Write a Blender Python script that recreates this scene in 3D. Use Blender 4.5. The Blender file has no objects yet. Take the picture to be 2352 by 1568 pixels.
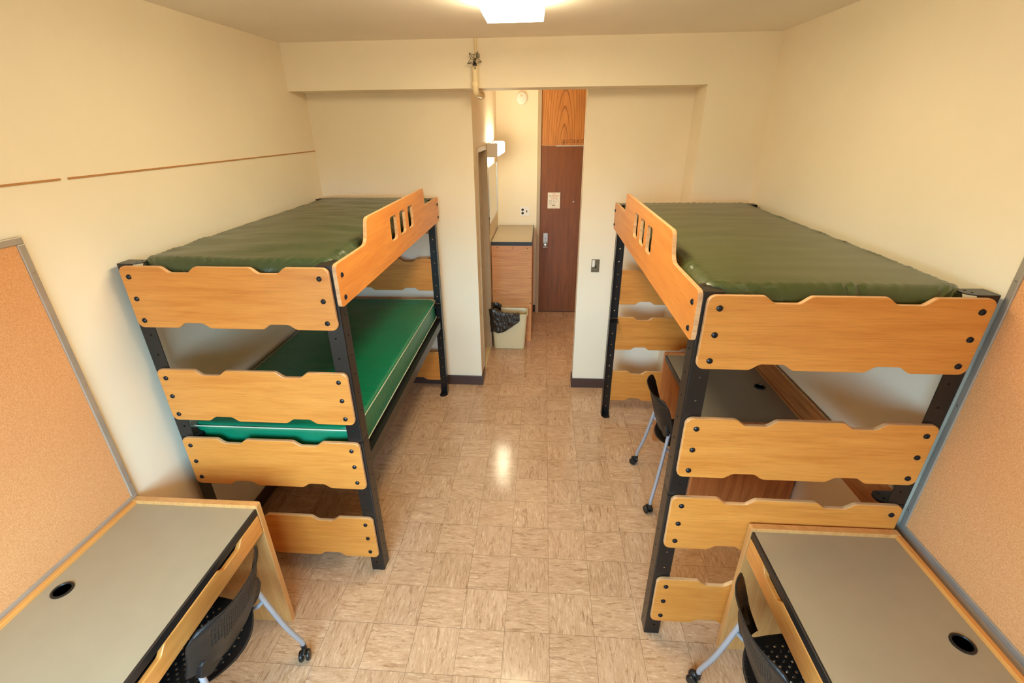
import bpy, bmesh, math, random
from mathutils import Vector, Matrix, noise
random.seed(7)
C = bpy.context.scene.collection
PI = math.pi

# ------------------------------------------------------------------ camera
W, H = 2352, 1568
CAM_F, PPX, PPY = 1068.7559, 1168.6049, 786.8116
PITCH, YAW, ROLL, CAM_Z = -0.4358, -0.0732, -0.0108, 2.3525
F = Vector((math.sin(YAW)*math.cos(PITCH), math.cos(YAW)*math.cos(PITCH), math.sin(PITCH)))
R0 = Vector((math.cos(YAW), -math.sin(YAW), 0)); U0 = R0.cross(F)
RR = R0*math.cos(ROLL) + U0*math.sin(ROLL); UU = -R0*math.sin(ROLL) + U0*math.cos(ROLL)
cd = bpy.data.cameras.new('camera'); cam = bpy.data.objects.new('camera', cd); C.objects.link(cam)
cam.matrix_world = Matrix(((RR.x, UU.x, -F.x, 0), (RR.y, UU.y, -F.y, 0), (RR.z, UU.z, -F.z, CAM_Z), (0, 0, 0, 1)))
cd.sensor_width = 36; cd.lens = CAM_F/W*36
cd.shift_x = (W/2-PPX)/W; cd.shift_y = (PPY-H/2)/W
cd.clip_start = 0.05
bpy.context.scene.camera = cam

# ------------------------------------------------------------------ world, exposure, daylight
sc = bpy.context.scene
vs = sc.view_settings
vs.view_transform = 'Standard'; vs.look = 'None'; vs.gamma = 1; vs.use_curve_mapping = False
vs.exposure = 0.0
sc.render.film_transparent = False
sc.cycles.max_bounces = 14; sc.cycles.diffuse_bounces = 10; sc.cycles.glossy_bounces = 5
sc.cycles.sample_clamp_indirect = 6.0
sc.cycles.caustics_reflective = False; sc.cycles.caustics_refractive = False
SKY_STRENGTH = 34.0
LAMP_STRENGTH = 34.0
SCONCE_STRENGTH = 31.0
wd = bpy.data.worlds.new('world'); sc.world = wd; wd.use_nodes = True
bg = wd.node_tree.nodes['Background']; bg.inputs[1].default_value = SKY_STRENGTH
_n = wd.node_tree.nodes; _l = wd.node_tree.links      # overcast sky above the horizon, dim ground below it
_tc = _n.new('ShaderNodeTexCoord'); _sx = _n.new('ShaderNodeSeparateXYZ'); _rp = _n.new('ShaderNodeValToRGB')
_l.new(_tc.outputs['Generated'], _sx.inputs[0]); _mp = _n.new('ShaderNodeMapRange')
_mp.inputs[1].default_value = -1; _l.new(_sx.outputs[2], _mp.inputs[0]); _l.new(_mp.outputs[0], _rp.inputs[0]); _l.new(_rp.outputs[0], bg.inputs[0])
_e = _rp.color_ramp.elements; _e[0].position = .49; _e[0].color = (.10, .105, .09, 1); _e[1].position = .53; _e[1].color = (.46, .77, 1.0, 1)
WX0, WX1, WZ0, WZ1, WY = -1.60, 0.20, 0.95, 2.25, -0.62      # the window in the wall behind the camera
pl = bpy.data.lights.new('window_daylight', 'AREA'); pl.shape = 'RECTANGLE'
pl.size = WX1-WX0; pl.size_y = WZ1-WZ0; pl.cycles.is_portal = True
plo = bpy.data.objects.new('window_daylight', pl); C.objects.link(plo)
plo.location = ((WX0+WX1)/2, WY-0.06, (WZ0+WZ1)/2); plo.rotation_euler = (PI/2, 0, 0)

# ------------------------------------------------------------------ measures of the room
XL, XR, ZC = -1.884, 1.561, 2.902
YB, YR, ZB = 3.760, 4.037, 2.599
HL, HR, YD = -0.568, 0.327, 6.090
PX = 1.125
TILE, TX, TY = 0.2286, 0.0778, 1.9936
BH, BL, BW, BJ = 1.826, 2.0305, 0.968, 0.9127
LX, LY, RX, RY = -0.8777, 1.8563, 0.5601, 1.5739
DZ = 0.803

# ------------------------------------------------------------------ materials
def s2l(c):
    return tuple(((v/255)/12.92 if v/255 <= .04045 else ((v/255+.055)/1.055)**2.4) for v in c)+(1,)

class NT:
    def __init__(s, name):
        s.m = bpy.data.materials.new(name); s.m.use_nodes = True
        s.t = s.m.node_tree; s.t.nodes.clear()
        s.out = s.n('ShaderNodeOutputMaterial')
    def n(s, ty, **kw):
        nd = s.t.nodes.new(ty)
        for k, v in kw.items():
            if k == 'ins':
                for kk, vv in v.items():
                    if hasattr(vv, 'links') or isinstance(vv, bpy.types.NodeSocket): s.t.links.new(vv, nd.inputs[kk])
                    else: nd.inputs[kk].default_value = vv
            else: setattr(nd, k, v)
        return nd
    def math(s, op, a, b=None, c=None):
        nd = s.n('ShaderNodeMath', operation=op)
        for i, v in enumerate((a, b, c)):
            if v is None: continue
            if isinstance(v, bpy.types.NodeSocket): s.t.links.new(v, nd.inputs[i])
            else: nd.inputs[i].default_value = v
        return nd.outputs[0]
    def coords(s, scale=(1, 1, 1), loc=(0, 0, 0)):
        tc = s.n('ShaderNodeTexCoord')
        mp = s.n('ShaderNodeMapping', ins={'Vector': tc.outputs['Object'], 'Scale': scale, 'Location': loc})
        return mp.outputs[0]
    def noise(s, vec, scale, detail=4, rough=.55, dist=0.0):
        return s.n('ShaderNodeTexNoise', ins={'Vector': vec, 'Scale': scale, 'Detail': detail, 'Roughness': rough, 'Distortion': dist}).outputs[0]
    def ramp(s, fac, stops):
        nd = s.n('ShaderNodeValToRGB', ins={'Fac': fac}); e = nd.color_ramp.elements
        while len(e) < len(stops): e.new(.5)
        for el, (p, c) in zip(e, stops): el.position = p; el.color = c
        return nd.outputs[0]
    def mix(s, fac, a, b, mode='MIX'):
        nd = s.n('ShaderNodeMix', data_type='RGBA', blend_type=mode)
        for i, v in ((0, fac), (6, a), (7, b)):
            if isinstance(v, bpy.types.NodeSocket): s.t.links.new(v, nd.inputs[i])
            else: nd.inputs[i].default_value = v
        return nd.outputs[2]
    def bump(s, h, strength=.2, dist=.002):
        return s.n('ShaderNodeBump', ins={'Height': h, 'Strength': strength, 'Distance': dist}).outputs[0]
    def bsdf(s, col, rough=.5, metal=0, normal=None, coat=0, coat_rough=.1, spec=.5, **kw):
        b = s.n('ShaderNodeBsdfPrincipled')
        for k, v in (('Base Color', col), ('Roughness', rough), ('Metallic', metal), ('Normal', normal), ('Coat Weight', coat), ('Coat Roughness', coat_rough), ('Specular IOR Level', spec)):
            if v is None: continue
            if isinstance(v, bpy.types.NodeSocket): s.t.links.new(v, b.inputs[k])
            else: b.inputs[k].default_value = v
        for k, v in kw.items(): b.inputs[k.replace('_', ' ')].default_value = v
        s.t.links.new(b.outputs[0], s.out.inputs[0]); return s.m

def plain(name, rgb, rough=.5, metal=0, coat=0, var=0.0, spec=.5):
    t = NT(name)
    if var:
        v = t.coords(); f = t.noise(v, 9, 5)
        a = tuple(x*(1-var) for x in s2l(rgb)[:3])+(1,); b = tuple(min(1, x*(1+var)) for x in s2l(rgb)[:3])+(1,)
        col = t.ramp(f, [(.3, a), (.7, b)])
    else: col = s2l(rgb)
    return t.bsdf(col, rough, metal, coat=coat, spec=spec)

def paint(name, rgb, rough=.6):
    t = NT(name); v = t.coords()
    f = t.noise(v, 1.6, 5); g = t.noise(v, 190, 3)
    a = s2l(rgb); b = tuple(x*.95 for x in a[:3])+(1,)
    return t.bsdf(t.ramp(f, [(.3, b), (.65, a)]), rough, normal=t.bump(g, .10, .0015), spec=.35)

def wood(name, light, dark, axis='x', freq=1.0, rough=.38, coat=.15, cathedral=0.0, contrast=1.0, centre=(0, 0, 0), rings=2.6):
    t = NT(name)
    st = {'x': (1.1, 14, 14), 'y': (14, 1.1, 14), 'z': (14, 14, 1.1)}[axis]
    v = t.coords(tuple(a*freq for a in st))
    f1 = t.noise(v, 2.2, 6, .6, .4)
    fine = {'x': (5, 150, 150), 'y': (150, 5, 150), 'z': (150, 150, 5)}[axis]
    f2 = t.noise(t.coords(tuple(a*freq for a in fine)), 1.6, 3)
    big = t.noise(t.coords((1.3, 1.3, 1.3)), 1.5, 2)
    L, D = s2l(light), s2l(dark)
    lo, hi = .5-.22/contrast, .5+.2/contrast
    col = t.ramp(f1, [(lo, D), (.5, tuple((a*1.6+b)/2.6 for a, b in zip(L, D))), (hi, L)])
    if cathedral:
        cs = {'x': (.7, 5, 5), 'y': (5, .7, 5), 'z': (5, 5, .7)}[axis]
        wv = t.n('ShaderNodeTexWave', wave_type='RINGS', rings_direction='SPHERICAL',
                 ins={'Vector': t.coords(cs, tuple(-a*c for a, c in zip(cs, centre))), 'Scale': rings, 'Distortion': 2.2, 'Detail': 2.0, 'Detail Scale': .7})
        line = t.ramp(wv.outputs['Fac'], [(.0, (1, 1, 1, 1)), (.13, (0, 0, 0, 1))])
        col = t.mix(t.math('MULTIPLY', line, cathedral), col, tuple(x*.42 for x in D[:3])+(1,))
    col = t.mix(t.math('MULTIPLY', t.math('MAXIMUM', t.math('SUBTRACT', .52, f2), 0.0), 1.4), col, tuple(x*.55 for x in D[:3])+(1,))
    col = t.mix(t.math('MULTIPLY', big, .18), col, D)
    return t.bsdf(col, rough, coat=coat, coat_rough=.25, normal=t.bump(f2, .05, .001))

def floor_mat():
    t = NT('vinyl_tile_floor')
    tc = t.n('ShaderNodeTexCoord').outputs['Object']
    sx = t.n('ShaderNodeSeparateXYZ', ins={0: tc})
    u = t.math('DIVIDE', t.math('SUBTRACT', sx.outputs[0], TX), TILE)
    v = t.math('DIVIDE', t.math('SUBTRACT', sx.outputs[1], TY), TILE)
    iu, iv = t.math('FLOOR', u), t.math('FLOOR', v)
    par = t.math('ABSOLUTE', t.math('MODULO', t.math('ADD', iu, iv), 2.0))
    par = t.math('GREATER_THAN', par, .5)
    cell = t.n('ShaderNodeCombineXYZ', ins={0: iu, 1: iv}).outputs[0]
    wn = t.n('ShaderNodeTexWhiteNoise', noise_dimensions='3D', ins={'Vector': cell})
    rnd = wn.outputs['Value']
    # along-grain / across-grain coordinates, switched by tile parity
    def sw(a, b):
        return t.math('ADD', t.math('MULTIPLY', a, t.math('SUBTRACT', 1.0, par)), t.math('MULTIPLY', b, par))
    al, ac = sw(v, u), sw(u, v)
    def fl(sa, sc_, off):
        return t.n('ShaderNodeCombineXYZ', ins={0: t.math('MULTIPLY', al, sa), 1: t.math('MULTIPLY', ac, sc_), 2: t.math('MULTIPLY_ADD', rnd, 37.0, off)}).outputs[0]
    n1 = t.noise(fl(2.2, 11, 0), 1.0, 6, .68, 1.0)
    n2 = t.noise(fl(4.5, 26, 5), 1.0, 5, .7, .8)
    n3 = t.noise(fl(1.2, 4.0, 9), 1.0, 4, .6, .6)
    base, dark, light = s2l((200, 166, 132)), s2l((146, 105, 72)), s2l((218, 186, 153))
    col = t.ramp(n3, [(.3, s2l((184, 146, 111))), (.7, s2l((201, 164, 131)))])
    col = t.mix(t.ramp(n1, [(.53, (0, 0, 0, 1)), (.68, (.85, .85, .85, 1))]), col, dark)
    col = t.mix(t.ramp(n2, [(.34, (.8, .8, .8, 1)), (.46, (0, 0, 0, 1))]), col, light)
    col = t.mix(t.ramp(n2, [(.55, (0, 0, 0, 1)), (.70, (.75, .75, .75, 1))]), col, dark)
    tint = t.ramp(rnd, [(0, (.94, .93, .92, 1)), (1, (1.05, 1.05, 1.05, 1))])
    col = t.mix(1.0, col, tint, 'MULTIPLY')
    fu, fv = t.math('FRACT', u), t.math('FRACT', v)
    e = t.math('MINIMUM', t.math('MINIMUM', fu, t.math('SUBTRACT', 1.0, fu)), t.math('MINIMUM', fv, t.math('SUBTRACT', 1.0, fv)))
    seam = t.math('LESS_THAN', e, .0055)
    col = t.mix(t.math('MULTIPLY', seam, .55), col, s2l((96, 68, 46)))
    # pale scuffs: thin wandering lines
    sv = t.coords((1.4, 1.4, 1))
    sn = t.noise(sv, 2.3, 2, .4, 1.2)
    scuff = t.math('LESS_THAN', t.math('ABSOLUTE', t.math('SUBTRACT', sn, .5)), .0011)
    msk = t.ramp(t.noise(t.coords((1, 1, 1), (3, 1, 0)), 3.0, 2), [(.52, (0, 0, 0, 1)), (.60, (.45, .45, .45, 1))])
    col = t.mix(t.math('MULTIPLY', scuff, msk), col, s2l((226, 200, 172)))
    rg = t.math('MULTIPLY_ADD', t.noise(t.coords(), 5, 4), .10, .09)
    return t.bsdf(col, rg, normal=t.bump(n2, .03, .001), spec=.5)

def cork_mat():
    t = NT('cork'); v = t.coords()
    a = t.noise(v, 230, 4, .7); b = t.noise(v, 3.0, 4); c = t.noise(v, 60, 3)
    col = t.ramp(a, [(.3, s2l((184, 126, 80))), (.5, s2l((210, 151, 99))), (.72, s2l((226, 174, 126)))])
    col = t.mix(t.math('MULTIPLY', b, .35), col, s2l((200, 140, 88)))
    spk = t.ramp(c, [(.22, (1, 1, 1, 1)), (.27, (0, 0, 0, 1))])
    col = t.mix(t.math('MULTIPLY', spk, .5), col, s2l((120, 70, 40)))
    return t.bsdf(col, .85, normal=t.bump(a, .25, .001), spec=.2)

def vinyl(name, rgb, rough, wr_scale, wr_strength, sx=(1, 1, 1), fine=True, coat=0.0):
    t = NT(name); v = t.coords(sx)
    w = t.noise(v, wr_scale, 3, .5, .6)
    h = w
    if fine: h = t.math('ADD', w, t.math('MULTIPLY', t.noise(t.coords(), 420, 2), .06))
    f = t.noise(t.coords(), 2.0, 3)
    a = s2l(rgb); b = tuple(x*.88 for x in a[:3])+(1,)
    return t.bsdf(t.ramp(f, [(.35, b), (.65, a)]), rough, normal=t.bump(h, wr_strength, .02), coat=coat, coat_rough=.36, spec=.5)

def emit(name, rgb, strength):
    t = NT(name)
    e = t.n('ShaderNodeEmission', ins={'Color': rgb, 'Strength': strength})
    t.t.links.new(e.outputs[0], t.out.inputs[0]); return t.m

M = {}
M['wall'] = paint('cream_wall_paint', (238, 226, 202))
M['ceiling'] = paint('ceiling_paint', (250, 240, 226), .8)
M['floor'] = floor_mat()
M['base'] = plain('brown_vinyl_base', (72, 52, 48), .35)
M['panel'] = wood('orange_plywood_face', (214, 142, 64), (192, 116, 44), 'x')
M['rail'] = wood('orange_plywood_face_lengthwise', (220, 146, 66), (198, 120, 46), 'y')
M['ply'] = wood('plywood_edge', (222, 178, 128), (190, 140, 96), 'x', 1.5, .5, 0)
M['desk_x'] = wood('oak_veneer_crosswise', (222, 166, 102), (200, 140, 78), 'x')
M['desk_y'] = wood('oak_veneer_lengthwise', (226, 158, 82), (202, 132, 62), 'y')
M['desk_z'] = wood('oak_veneer_upright', (214, 160, 98), (192, 134, 74), 'z')
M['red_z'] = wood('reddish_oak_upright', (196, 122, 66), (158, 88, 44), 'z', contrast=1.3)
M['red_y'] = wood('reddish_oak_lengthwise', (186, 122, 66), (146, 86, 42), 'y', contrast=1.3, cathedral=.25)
M['oak_x'] = wood('oak_grain_dresser', (222, 160, 100), (196, 128, 72), 'x', .9, cathedral=.5, centre=(.30, 0, .62), rings=3.2)
M['door'] = wood('brown_door_veneer', (134, 76, 34), (104, 56, 20), 'z', .8, .5, .04)
M['transom'] = wood('teak_transom_veneer', (204, 138, 70), (176, 110, 50), 'z', 1.2, .45, .08, cathedral=.8, centre=(.24, 6.09, 1.98), rings=2.4)
M['laminate'] = plain('grey_beige_laminate', (156, 141, 116), .36, var=.03)
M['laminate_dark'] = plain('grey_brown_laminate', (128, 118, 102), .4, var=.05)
M['edge'] = plain('black_edge_band', (34, 30, 28), .4)
M['metal'] = plain('black_powder_coated_steel', (22, 19, 18), .36, .1, coat=.1, var=.15)
M['bolt'] = plain('black_bolt', (40, 40, 44), .3, .6)
M['alu'] = plain('brushed_grey_aluminium', (176, 168, 156), .42, .55, var=.08)
M['chrome'] = plain('satin_nickel', (190, 188, 182), .28, .9)
M['silver'] = plain('silver_painted_tube', (172, 176, 186), .36, .45)
M['plastic'] = plain('black_plastic', (26, 23, 22), .42, spec=.32)
M['rubber'] = plain('black_caster_plastic', (24, 23, 22), .35)
M['cork'] = cork_mat()
M['matt_green'] = vinyl('olive_green_vinyl', (58, 70, 28), .36, 4.0, .10, (1.0, 1.6, 1.0), coat=.45)
M['matt_wrinkle'] = vinyl('olive_green_vinyl_wrinkled', (46, 66, 36), .34, 3.2, .6, (1.0, 4.5, 1.0), coat=.45)
M['matt_emerald'] = vinyl('emerald_green_vinyl', (8, 113, 80), .33, 4.0, .35, (1.2, 7.0, 2.0), fine=False, coat=.15)
M['piping'] = plain('cream_piping', (182, 188, 164), .5)
M['white'] = plain('white_plastic', (236, 232, 226), .45)
M['enamel'] = plain('white_enamel', (222, 214, 200), .4)
M['grey_paint'] = plain('grey_frame_paint', (178, 160, 134), .45, var=.03)
M['bin'] = plain('cream_bin_plastic', (214, 200, 160), .42)
M['bag'] = plain('black_bin_liner', (46, 37, 28), .34, coat=.1)
M['brass'] = plain('dull_brass_plate', (122, 108, 84), .4, .7)
M['paper'] = plain('white_paper', (232, 224, 208), .7)
M['ink'] = plain('grey_print', (120, 112, 104), .8)
M['red_ink'] = plain('red_print', (206, 120, 104), .8)
M['dark'] = plain('dark_slot', (26, 20, 16), .6)
M['brown_line'] = plain('brown_rail_line', (176, 124, 70), .6)
M['pipe'] = plain('cream_painted_pipe', (236, 214, 172), .45)
M['steel'] = plain('worn_steel', (140, 132, 116), .35, .7)
M['lamp'] = emit('warm_white_diffuser', (1.0, .85, .54, 1), LAMP_STRENGTH)
M['sconce'] = emit('hall_diffuser', (1.0, .86, .57, 1), SCONCE_STRENGTH)
M['threshold'] = plain('pale_closet_tile', (216, 194, 150), .4, var=.06)
t = NT('mirror_glass'); M['mirror'] = t.bsdf(s2l((238, 238, 232)), .03, 1.0)
t = NT('window_pane')
mx = t.n('ShaderNodeMixShader', ins={0: .06}); tr = t.n('ShaderNodeBsdfTransparent'); gl = t.n('ShaderNodeBsdfGlossy', ins={'Roughness': .02})
t.t.links.new(tr.outputs[0], mx.inputs[1]); t.t.links.new(gl.outputs[0], mx.inputs[2]); t.t.links.new(mx.outputs[0], t.out.inputs[0]); M['pane'] = t.m
t = NT('faded_stencil_ink'); fn = t.noise(t.coords((1, 1, 1)), 55, 3)
M['stencil'] = t.bsdf(t.ramp(fn, [(.42, s2l((58, 34, 20))), (.56, s2l((176, 106, 50)))]), .6)

# ------------------------------------------------------------------ mesh helpers
class B:
    """collects shapes into one mesh"""
    def __init__(s): s.b = bmesh.new()
    def box(s, x0, x1, y0, y1, z0, z1, bev=0, seg=2):
        vs_ = [s.b.verts.new((x, y, z)) for z in (z0, z1) for y in (y0, y1) for x in (x0, x1)]
        fs = [s.b.faces.new([vs_[i] for i in q]) for q in ((0, 2, 3, 1), (4, 5, 7, 6), (0, 1, 5, 4), (2, 6, 7, 3), (0, 4, 6, 2), (1, 3, 7, 5))]
        if bev:
            ed = list({e for f in fs for e in f.edges})
            bmesh.ops.bevel(s.b, geom=ed, offset=bev, segments=seg, affect='EDGES', profile=.5)
        return s
    def prism(s, pts, plane, a, b, holes=(), side_mat=0):
        """outline in a plane ('xz' -> extruded along y, 'yz' -> along x, 'xy' -> along z) between a and b"""
        def P(p, c):
            return {'xz': (p[0], c, p[1]), 'yz': (c, p[0], p[1]), 'xy': (p[0], p[1], c)}[plane]
        loops = [pts]+list(holes); rings = []
        for lp in loops:
            rings.append([[s.b.verts.new(P(p, c)) for p in lp] for c in (a, b)])
        for k in (0, 1):
            if holes:
                ed = []
                for r in rings:
                    n = len(r[k])
                    ed += [s.b.edges.new((r[k][i], r[k][(i+1) % n])) for i in range(n)]
                bmesh.ops.triangle_fill(s.b, use_beauty=True, use_dissolve=False, edges=ed)
            else: s.b.faces.new(rings[0][k])
        for r in rings:
            n = len(r[0])
            for i in range(n):
                f = s.b.faces.new((r[0][i], r[0][(i+1) % n], r[1][(i+1) % n], r[1][i])); f.material_index = side_mat
        return s
    def tube(s, pts, r, seg=10, caps=True):
        pts = [Vector(p) for p in pts]; rings = []
        up = None
        for i, p in enumerate(pts):
            d = (pts[min(i+1, len(pts)-1)]-pts[max(i-1, 0)]).normalized()
            if up is None: up = Vector((0, 0, 1)) if abs(d.z) < .9 else Vector((1, 0, 0))
            a = d.cross(up).normalized(); up = a.cross(d).normalized()
            rad = r[i] if isinstance(r, (list, tuple)) else r
            rings.append([s.b.verts.new(p+a*math.cos(2*PI*k/seg)*rad+up*math.sin(2*PI*k/seg)*rad) for k in range(seg)])
        for q, w in zip(rings, rings[1:]):
            for k in range(seg): s.b.faces.new((q[k], q[(k+1) % seg], w[(k+1) % seg], w[k]))
        if caps: s.b.faces.new(rings[0]); s.b.faces.new(rings[-1])
        return s
    def loop_tube(s, pts, r, seg=6):
        pts = [Vector(p) for p in pts]; n = len(pts); rings = []
        for i, p in enumerate(pts):
            d = (pts[(i+1) % n]-pts[i-1]).normalized(); a = d.cross(Vector((0, 0, 1))).normalized(); up = a.cross(d)
            rings.append([s.b.verts.new(p+a*math.cos(2*PI*k/seg)*r+up*math.sin(2*PI*k/seg)*r) for k in range(seg)])
        for i in range(n):
            q, w = rings[i], rings[(i+1) % n]
            for k in range(seg): s.b.faces.new((q[k], q[(k+1) % seg], w[(k+1) % seg], w[k]))
        return s
    def lathe(s, prof, center, axis='z', seg=16):
        """prof: (radius, height) pairs"""
        c = Vector(center); rings = []
        def P(r, h, a):
            x, y = r*math.cos(a), r*math.sin(a)
            return c+Vector({'z': (x, y, h), 'y': (x, h, y), 'x': (h, x, y)}[axis])
        for r, h in prof:
            if r < 1e-6: rings.append([s.b.verts.new(P(0, h, 0))])
            else: rings.append([s.b.verts.new(P(r, h, 2*PI*k/seg)) for k in range(seg)])
        for q, w in zip(rings, rings[1:]):
            for k in range(seg):
                k2 = (k+1) % seg
                if len(q) == 1 and len(w) == 1: continue
                if len(q) == 1: s.b.faces.new((q[0], w[k], w[k2]))
                elif len(w) == 1: s.b.faces.new((q[k], q[k2], w[0]))
                else: s.b.faces.new((q[k], q[k2], w[k2], w[k]))
        if len(rings[0]) > 1: s.b.faces.new(rings[0])
        if len(rings[-1]) > 1: s.b.faces.new(rings[-1])
        return s
    def hole_plate(s, P, u0, u1, v0, v1, holes, r, th):
        """flat plate with one column of round holes; P(u, v, t) -> point"""
        N = 8; V = s.b.verts.new
        uc = holes[0][0] if holes else 0
        cuts = sorted(h[1] for h in holes)
        half = .03
        for t_, in ((0.0,), (th,)):
            prev = v0
            for (hu, hv) in sorted(holes, key=lambda h: h[1]):
                a, b = hv-half, hv+half
                if a > prev+1e-5: s.b.faces.new([V(P(u, v, t_)) for u, v in ((u0, prev), (u1, prev), (u1, a), (u0, a))])
                ring = [(hu+r*math.cos(PI/4*k), hv+r*math.sin(PI/4*k)) for k in range(N)]
                sq = [(u1, hv), (u1, b), (hu, b), (u0, b), (u0, hv), (u0, a), (hu, a), (u1, a)]
                rv = [V(P(u, v, t_)) for u, v in ring]; qv = [V(P(u, v, t_)) for u, v in sq]
                for k in range(N): s.b.faces.new((rv[k], rv[(k+1) % N], qv[(k+1) % N], qv[k]))
                prev = b
            if prev < v1: s.b.faces.new([V(P(u, v, t_)) for u, v in ((u0, prev), (u1, prev), (u1, v1), (u0, v1))])
        for (hu, hv) in holes:
            ring = [(hu+r*math.cos(PI/4*k), hv+r*math.sin(PI/4*k)) for k in range(N)]
            a_ = [V(P(u, v, 0)) for u, v in ring]; b_ = [V(P(u, v, th)) for u, v in ring]
            for k in range(N): s.b.faces.new((a_[k], b_[k], b_[(k+1) % N], a_[(k+1) % N]))
        for q in (((u0, v0), (u0, v1)), ((u1, v0), (u1, v1)), ((u0, v0), (u1, v0)), ((u0, v1), (u1, v1))):
            (a, b), (c, d) = q
            s.b.faces.new([V(P(a, b, 0)), V(P(c, d, 0)), V(P(c, d, th)), V(P(a, b, th))])
        return s
    def flip_x(s):
        for v in s.b.verts: v.co.x = -v.co.x
        return s
    def done(s, name, mats, parent=None, smooth=False, bevel=0, merge=True, sub=0, solid=0):
        if merge: bmesh.ops.remove_doubles(s.b, verts=s.b.verts, dist=1e-5)
        bmesh.ops.recalc_face_normals(s.b, faces=s.b.faces)
        me = bpy.data.meshes.new(name); s.b.to_mesh(me); s.b.free()
        if not isinstance(mats, (list, tuple)): mats = [mats]
        for m in mats: me.materials.append(M[m] if isinstance(m, str) else m)
        if smooth: me.polygons.foreach_set('use_smooth', [True]*len(me.polygons))
        o = bpy.data.objects.new(name, me); C.objects.link(o)
        if parent is not None: o.parent = parent
        if solid:
            md = o.modifiers.new('Solidify', 'SOLIDIFY'); md.thickness = solid; md.offset = 0
        if bevel:
            md = o.modifiers.new('Bevel', 'BEVEL'); md.width = bevel; md.segments = 2; md.limit_method = 'ANGLE'; md.angle_limit = math.radians(50)
        if sub:
            md = o.modifiers.new('Subsurf', 'SUBSURF'); md.levels = sub; md.render_levels = sub
        if smooth and not sub:
            try:
                me.set_sharp_from_angle(angle=math.radians(40))
            except Exception: pass
        return o

def tag(o, label, cat, group=None):
    o['label'] = label; o['category'] = cat
    if group: o['group'] = group
    return o
def struct(o, label=None):
    o['kind'] = 'structure'
    if label: o['label'] = label
    return o
def thing(name, label, cat, loc=(0, 0, 0), rz=0, group=None):
    o = bpy.data.objects.new(name, None); C.objects.link(o); o.empty_display_size = .1
    o.location = loc; o.rotation_euler = (0, 0, rz); return tag(o, label, cat, group)
def dup_tree(o, parent=None):
    c = o.copy(); C.objects.link(c)
    if parent is not None: c.parent = parent
    for ch in list(o.children): dup_tree(ch, c)
    return c
def rrect(x0, x1, z0, z1, r, seg=5):
    pts = []
    for cx, cz, a0 in ((x1-r, z0+r, -PI/2), (x1-r, z1-r, 0), (x0+r, z1-r, PI/2), (x0+r, z0+r, PI)):
        for k in range(seg+1):
            a = a0+PI/2*k/seg; pts.append((cx+r*math.cos(a), cz+r*math.sin(a)))
    return pts
def round_poly(pts, rad, seg=4):
    """round the corners of a closed polygon"""
    out = []; n = len(pts)
    for i in range(n):
        p = Vector(pts[i]); a = Vector(pts[i-1]); b = Vector(pts[(i+1) % n])
        r = rad[i] if isinstance(rad, (list, tuple)) else rad
        da, db = (a-p), (b-p)
        r = min(r, da.length*.48, db.length*.48)
        if r < 1e-5: out.append((p.x, p.y)); continue
        s_, e_ = p+da.normalized()*r, p+db.normalized()*r
        for k in range(seg+1):
            t_ = k/seg
            q = s_*(1-t_)**2+p*2*t_*(1-t_)+e_*t_**2
            out.append((q.x, q.y))
    return out

# ------------------------------------------------------------------ room shell
T = .12
struct(B().box(XL-T, XR+T, WY-T, YD+T, -.10, 0).done('floor', 'floor'), 'brown marbled vinyl tile floor')
struct(B().box(XL-T, XR+T, WY-T, YD+T, ZC, ZC+.1).done('ceiling', 'ceiling'), 'beige painted ceiling')
struct(B().box(XL-T, XL, WY-T, YD+T, 0, ZC).done('wall_left', 'wall'))
struct(B().box(XR, XR+T, WY-T, YD+T, 0, ZC).done('wall_right', 'wall'))
b = B()
b.box(XL, WX0, WY-T, WY, 0, ZC).box(WX1, XR, WY-T, WY, 0, ZC).box(WX0, WX1, WY-T, WY, 0, WZ0).box(WX0, WX1, WY-T, WY, WZ1, ZC)
struct(b.done('wall_front', 'wall', merge=False))
struct(B().box(XL, HL, YR, YR+.15, 0, ZC).done('wall_back_left', 'wall'), 'recessed wall behind the bunk bed')
struct(B().box(HR, XR, YR, YR+.14, 0, ZC).done('wall_back_right', 'wall'), 'recessed wall behind the loft bed')
struct(B().box(XL, PX, YB, YR, ZB, ZC).done('beam', 'wall'), 'cream boxed beam over the hall opening')
struct(B().box(PX, XR, YB, YR, 0, ZC).done('pillar', 'wall'), 'cream pilaster in the corner behind the loft bed')
struct(B().box(XL, XR, YD+.03, YD+T, 0, ZC).box(XL, -.072, YD, YD+.03, 0, ZC).box(.93, XR, YD, YD+.03, 0, ZC).done('wall_hall_back', 'wall', merge=False))
DY0, DY1, DZT = 4.262, 4.90, 2.15
b = B()
b.box(HL-.13, HL, YR+.15, DY0, 0, ZC).box(HL-.13, HL, DY1, YD, 0, ZC).box(HL-.13, HL, DY0, DY1, DZT, ZC)
struct(b.done('wall_hall_left', 'wall', merge=False))
# window behind the camera
w = struct(B().box(WX0, WX1, WY-.09, WY-.04, WZ0, WZ0+.05).box(WX0, WX1, WY-.09, WY-.04, WZ1-.05, WZ1).box(WX0, WX0+.05, WY-.09, WY-.04, WZ0+.05, WZ1-.05)
           .box(WX1-.05, WX1, WY-.09, WY-.04, WZ0+.05, WZ1-.05).box((WX0+WX1)/2-.02, (WX0+WX1)/2+.02, WY-.09, WY-.04, WZ0+.05, WZ1-.05).done('window_1', 'alu', merge=False))
B().box(WX0+.05, (WX0+WX1)/2-.02, WY-.068, WY-.064, WZ0+.05, WZ1-.05).box((WX0+WX1)/2+.02, WX1-.05, WY-.068, WY-.064, WZ0+.05, WZ1-.05).done('pane', 'pane', w, merge=False)
B().box(WX0-.03, WX1+.03, WY, WY+.06, WZ0-.03, WZ0, .004).done('sill', 'white', w)

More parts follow.
